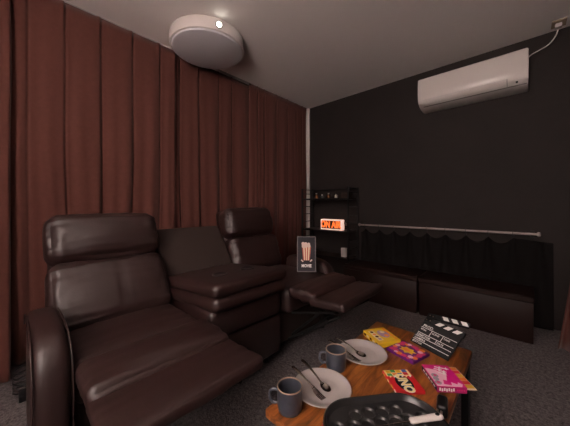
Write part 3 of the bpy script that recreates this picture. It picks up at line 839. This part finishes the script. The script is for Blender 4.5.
# purple box
c = (-.378, 1.199, TZ + .0003); M = box_frame(c, (.962, -.27)); w, d, h = .128, .120, .012
t = thing('snack_box', 'flat purple and rose box with a yellow centre, below the clapperboard', 'box', c)
bm = B(); box(bm, (-w / 2, -d / 2, 0), (w / 2, d / 2, h), .0012, M); cb = obj('carton', bm, PURP, t)
bm = B()
for i in range(26):
    a = 2 * PI * i / 13 + (.2 if i > 12 else 0); r = .050 if i < 13 else .040
    x, y = max(-.052, min(.052, 1.25 * r * math.cos(a))), max(-.050, min(.050, 1.25 * r * math.sin(a)))
    prism(bm, disc((x, y), .008 + .005 * random.random(), 10), lay(M, h, 0.1 * (i % 5)), Z1, (1, 1, 3, 1, 4)[i % 5])
star = [((.034 if k % 2 == 0 else .022) * 1.15 * math.cos(PI * k / 7 + .3), (.034 if k % 2 == 0 else .022) * .8 * math.sin(PI * k / 7 + .3)) for k in range(14)]
prism(bm, star, lay(M, h, 2), Z1, 2)
prism(bm, disc((-.004, 0), .011, 10, 1.4, .8), lay(M, h, 3), Z1, 3)
obj('top_print', bm, [PURP, ROSE, YEL, ORANG, PALEP], cb)

# red card game
c = (-.327, .984, TZ + .0003); M = box_frame(c, (.715, -.70)); w, d, h = .118, .100, .012
t = thing('card_game_box', 'red card game box with big pale letters, nearest the hotplate', 'box', c)
bm = B(); box(bm, (-w / 2, -d / 2, 0), (w / 2, d / 2, h), .0012, M); cb = obj('carton', bm, RED, t)
bm = B()
TL = lambda k: lay(M, h, k)
prism(bm, rect(-.057, -.048, -.022, .046), TL(0), Z1, 1)                                    # pale field at the cards
for i, (x, y, mi) in enumerate(((-.050, .030, 2), (-.034, .028, 0), (-.048, .006, 3), (-.031, .006, 2), (-.050, -.014, 4), (-.033, -.013, 5), (-.047, -.032, 3), (-.030, -.034, 4))):
    prism(bm, rect(x - .0075, y - .009, x + .0075, y + .009), TL(1 + .05 * i), Z1, mi)
for k in range(6): prism(bm, [(-.024, .044 - .015 * k), (-.015, .040 - .015 * k), (-.015, .034 - .015 * k), (-.024, .038 - .015 * k)], TL(2), Z1, (6, 1)[k % 2])
prism(bm, disc((.016, -.002), .041, 28, 1.0, .70, 0), TL(1), Z1, 7)
obj('top_print', bm, [RED, YELL, BLUE, YEL, GREEN, ORANG, INK_W, INK_K], cb)
TM = M @ Matrix.Translation((.016, -.001, h + .0007))
bm = B(); text(bm, 'UNO', TM @ Matrix.Translation((.0006, -.0010, 0)), .047, .0001, 0, .0024, .90); obj('letter_outline', bm, INK_W, cb)
bm = B(); text(bm, 'UNO', TM @ Matrix.Translation((0, 0, .0003)), .047, .0001, 0, .0012, .90); obj('lettering', bm, YELL, cb)
bm = B(); SMx = M @ frame_m((0, -d / 2 - .0004, h / 2), (1, 0, 0), (0, 0, 1))
for k, x in enumerate((-.040, -.008, .022, .045)): prism(bm, disc((x, 0), .0045, 14, 1.6), SMx, .0004, (1, 0, 1, 2)[k])
obj('side_print', bm, [YELL, YEL, INK_W], cb)

# leaflet and pink box
c = (-.205, 1.140, TZ + .0003); M = box_frame(c, (.64, -.77))
t = thing('striped_leaflet', 'yellow and white striped leaflet sticking out from under the pink box', 'leaflet', c)
bm = B(); box(bm, (-.062, -.040, 0), (.066, .052, .0015), 0, M); lf = obj('sheet', bm, CREAM, t)
bm = B()
for k, mi in enumerate((0, 1, 2, 0, 1, 2)): prism(bm, rect(-.060 + .020 * k, .006, -.042 + .020 * k, .050), lay(M, .0015, 0), Z1, mi)
obj('stripes', bm, [ORANG, RED, YEL], lf)
c = (-.222, 1.094, TZ + .0024); M = box_frame(c, (.615, -.788)); w, d, h = .124, .098, .021
t = thing('card_game_box', 'hot pink box with pale pink and white art near the table edge', 'box', c)
bm = B(); box(bm, (-w / 2, -d / 2, 0), (w / 2, d / 2, h), .0012, M); cb = obj('carton', bm, MAGE, t)
bm = B(); TL = lambda k: lay(M, h, k)
prism(bm, rect(-w / 2 + .001, -d / 2 + .001, w / 2 - .001, d / 2 - .001), TL(0), Z1, 0)
prism(bm, [(-.040, -.047), (.060, -.047), (.060, .034), (.046, .044), (.022, .020), (-.006, .014), (-.030, -.012)], TL(1), Z1, 1)
prism(bm, [(.000, .012), (.030, .000), (.048, .026), (.022, .040)], TL(2), Z1, 0)
prism(bm, [(.026, -.012), (.050, -.020), (.054, .004), (.034, .010)], TL(2), Z1, 0)
for x, y, r in ((.004, -.030, .012), (.022, -.034, .010), (.042, -.036, .011)): prism(bm, disc((x, y), r, 14), TL(2), Z1, 2)
for x, y, r in ((.003, -.029, .006), (.041, -.035, .006)): prism(bm, disc((x, y), r, 12), TL(3), Z1, 3)
for k, (x, y) in enumerate(((-.046, .006), (-.034, -.002), (-.022, .010), (-.012, .004), (-.040, .026))):                 # brush-like white strokes of the title
    prism(bm, [(x - .006, y - .012), (x - .001, y - .014), (x + .006, y + .012), (x + .001, y + .014)], TL(2), Z1, 4)
    prism(bm, [(x - .006, y + .004), (x + .008, y + .000), (x + .008, y + .005), (x - .006, y + .009)], TL(3), Z1, 4)
obj('top_print', bm, [PINK, PALEP, GREYI, ROSE, INK_W], cb)
bm = B(); SMx = M @ frame_m((0, 0, 0), (0, -1, 0), (0, 0, 1))
EX = M @ Matrix(((0, 0, 1, w / 2), (1, 0, 0, 0), (0, 1, 0, h / 2), (0, 0, 0, 1)))          # end face: x along +y
for k in range(7):
    x = -.042 + .0075 * k
    prism(bm, rect(x, -.004 - .002 * (k % 2), x + .0050, .004 + .002 * ((k + 1) % 2)), EX, .0004, 0)
for k in range(4): prism(bm, rect(.016 + .007 * k, -.003, .0205 + .007 * k, .003), EX, .0004, 1)
obj('end_print', bm, [INK_W, ROSE], cb)
bm = B(); FX = M @ Matrix(((1, 0, 0, 0), (0, 0, -1, -d / 2), (0, 1, 0, h / 2), (0, 0, 0, 1)))
prism(bm, rect(-w / 2 + .003, -h / 2 + .003, w / 2 - .003, h / 2 - .004), FX, .0004, 0)
for k in range(5): prism(bm, rect(-.045 + .02 * k, -.003, -.032 + .02 * k, .002), FX, .0007, 1)
obj('side_print', bm, [INK_K, INK_W], cb)

# ------------------------------------------------------------------ clapperboard
bl = V((-.404, 1.316, TZ + .002)); bx = V((.156, -.062, 0)).normalized(); bh = V((.37, .93, 0)).normalized()
L = math.radians(54); by = bh * math.sin(L) + V((0, 0, 1)) * math.cos(L)
CM = frame_m(bl, bx, by)                       # local x right, y up the board, z towards the viewer
if CM.col[2].xyz.dot(V((0, 0, 1))) < 0: raise SystemExit('board faces away')
t = thing('clapperboard', 'black film clapperboard with white stripes leaning open on the table', 'clapperboard', tuple(bl))
CW, CH = .180, .124
bm = B(); box(bm, (0, 0, -.006), (CW, CH, 0), .001, CM); bd = obj('board', bm, INK_K, t)
bm = B()
P2 = CM @ Matrix.Translation((0, 0, .0001))
ln = .0022
for y in (.020, .040, .060, .092): prism(bm, rect(.006, y, CW - .006, y + ln), P2, .0004)
for x in (.060, .114): prism(bm, rect(x, .060, x + ln, .092), P2, .0004)
prism(bm, rect(.100, .040, .100 + ln, .060), P2, .0004)
obj('ruled_lines', bm, INK_W, bd)
bm = B()
for s, x, y, sz in (('PROD.', .010, .104, .020), ('ROLL', .010, .082, .013), ('SCENE', .066, .082, .013), ('TAKE', .120, .082, .013), ('DIRECTOR', .008, .050, .015), ('DATE', .106, .050, .013), ('CAMERA', .008, .030, .015), ('EDITOR', .008, .010, .015)):
    text(bm, s, P2 @ Matrix.Translation((x, y, .0002)), sz * .9, .0002, 0, .0001, 1, 'LEFT')
obj('lettering', bm, INK_W, bd)
def stick(name, M, y0):
    bm = B(); box(bm, (0, y0, -.007), (CW + .004, y0 + .026, .003), .001, M); s = obj(name, bm, INK_K, t)
    bm = B(); q = M @ Matrix.Translation((0, 0, .0031))
    return s, bm, q
s, bm, q = stick('lower_stick', CM, CH + .0006)
for k in range(3):
    x = .056 + .040 * k; prism(bm, [(x, CH + .004), (x + .024, CH + .004), (x + .038, CH + .023), (x + .014, CH + .023)], q, .0004)
obj('white_stripes', bm, INK_W, s)
Hm = CM @ Matrix.Translation((.012, CH + .030, 0)) @ Matrix.Rotation(math.radians(9), 4, 'Z') @ Matrix.Translation((-.012, -(CH + .030), 0))
s, bm, q = stick('upper_stick', Hm, CH + .0285)
for k in range(3):
    x = .066 + .040 * k; y = CH + .031; prism(bm, [(x + .014, y + .002), (x + .038, y + .002), (x + .024, y + .021), (x, y + .021)], q, .0004)
obj('white_stripes', bm, INK_W, s)
bm = B(); prism(bm, rect(.002, CH + .004, .036, CH + .050), CM @ Matrix.Translation((0, 0, .0032)), .0012)
hg = obj('hinge_plate', bm, METALB, t)
bm = B()
for x, y in ((.010, CH + .012), (.028, CH + .012), (.012, CH + .040), (.028, CH + .040)): prism(bm, disc((x, y), .0028, 10), CM @ Matrix.Translation((0, 0, .0044)), .001)
obj('rivets', bm, STEEL, hg)
bm = B()
a = CM @ V((CW * .80, CH * .55, -.006)); a2 = CM @ V((CW * .20, CH * .55, -.006))
for p in (a, a2):
    f = V((p.x + bh.x * .045, p.y + bh.y * .045, TZ + .003)); tube(bm, [p, f], .003, 8)
obj('prop_legs', bm, WPLAST, t, smooth='auto')

# ------------------------------------------------------------------ cable by the near arm
t = thing('cable_coil', 'black cable coil on the carpet behind the near sofa arm', 'cable', (-1.98, .05, 0))
pts = []
for k in range(60):
    a = k * .55; pts.append((-1.95 + (.055 + .010 * math.sin(k)) * math.cos(a), .075 + .05 * math.sin(a), .006 + .0022 * k))
bm = B(); tube(bm, pts, .004, 8); obj('coil', bm, BPLAST, t, smooth=True)
bm = B(); box(bm, (-1.93, .045, .003), (-1.86, .085, .035), .005); obj('adapter', bm, BPLAST, t, smooth='auto')

# ------------------------------------------------------------------ light: the projector beam, aimed at the unseen wall behind the camera for bounce light
def spot(name, loc, target, power, size, blend, color, radius):
    l = bpy.data.lights.new(name, 'SPOT'); l.energy = power; l.spot_size = math.radians(size); l.spot_blend = blend
    l.color = color; l.shadow_soft_size = radius
    o = bpy.data.objects.new(name, l); COL.objects.link(o); o.location = loc
    o.rotation_euler = (V(target) - V(loc)).to_track_quat('-Z', 'Y').to_euler()
    return o
spot('projector_beam', tuple(lc + ld * .03), (.0, -1.25, 1.76), 7500, 36, .8, (1.0, .845, .805), .02)

w = bpy.data.worlds.new('dark_room'); SC.world = w; w.use_nodes = True
w.node_tree.nodes['Background'].inputs['Color'].default_value = (0, 0, 0, 1)

# ------------------------------------------------------------------ camera
cam = bpy.data.cameras.new('camera'); co = bpy.data.objects.new('camera', cam); COL.objects.link(co)
yaw = math.atan((525 - 285) / 259.0)
co.location = (0, 0, 1.0); co.rotation_euler = (PI / 2, 0, yaw)
cam.sensor_width = 36; cam.lens = 36 * 259 / 570; cam.shift_y = -8 / 570; cam.clip_start = .01
SC.camera = co
SC.cycles.max_bounces = 10; SC.cycles.diffuse_bounces = 6; SC.cycles.glossy_bounces = 4
SC.cycles.sample_clamp_indirect = 0
SC.view_settings.view_transform = 'Standard'; SC.view_settings.look = 'None'
SC.view_settings.gamma = 1; SC.view_settings.use_curve_mapping = False
SC.view_settings.exposure = 0.0
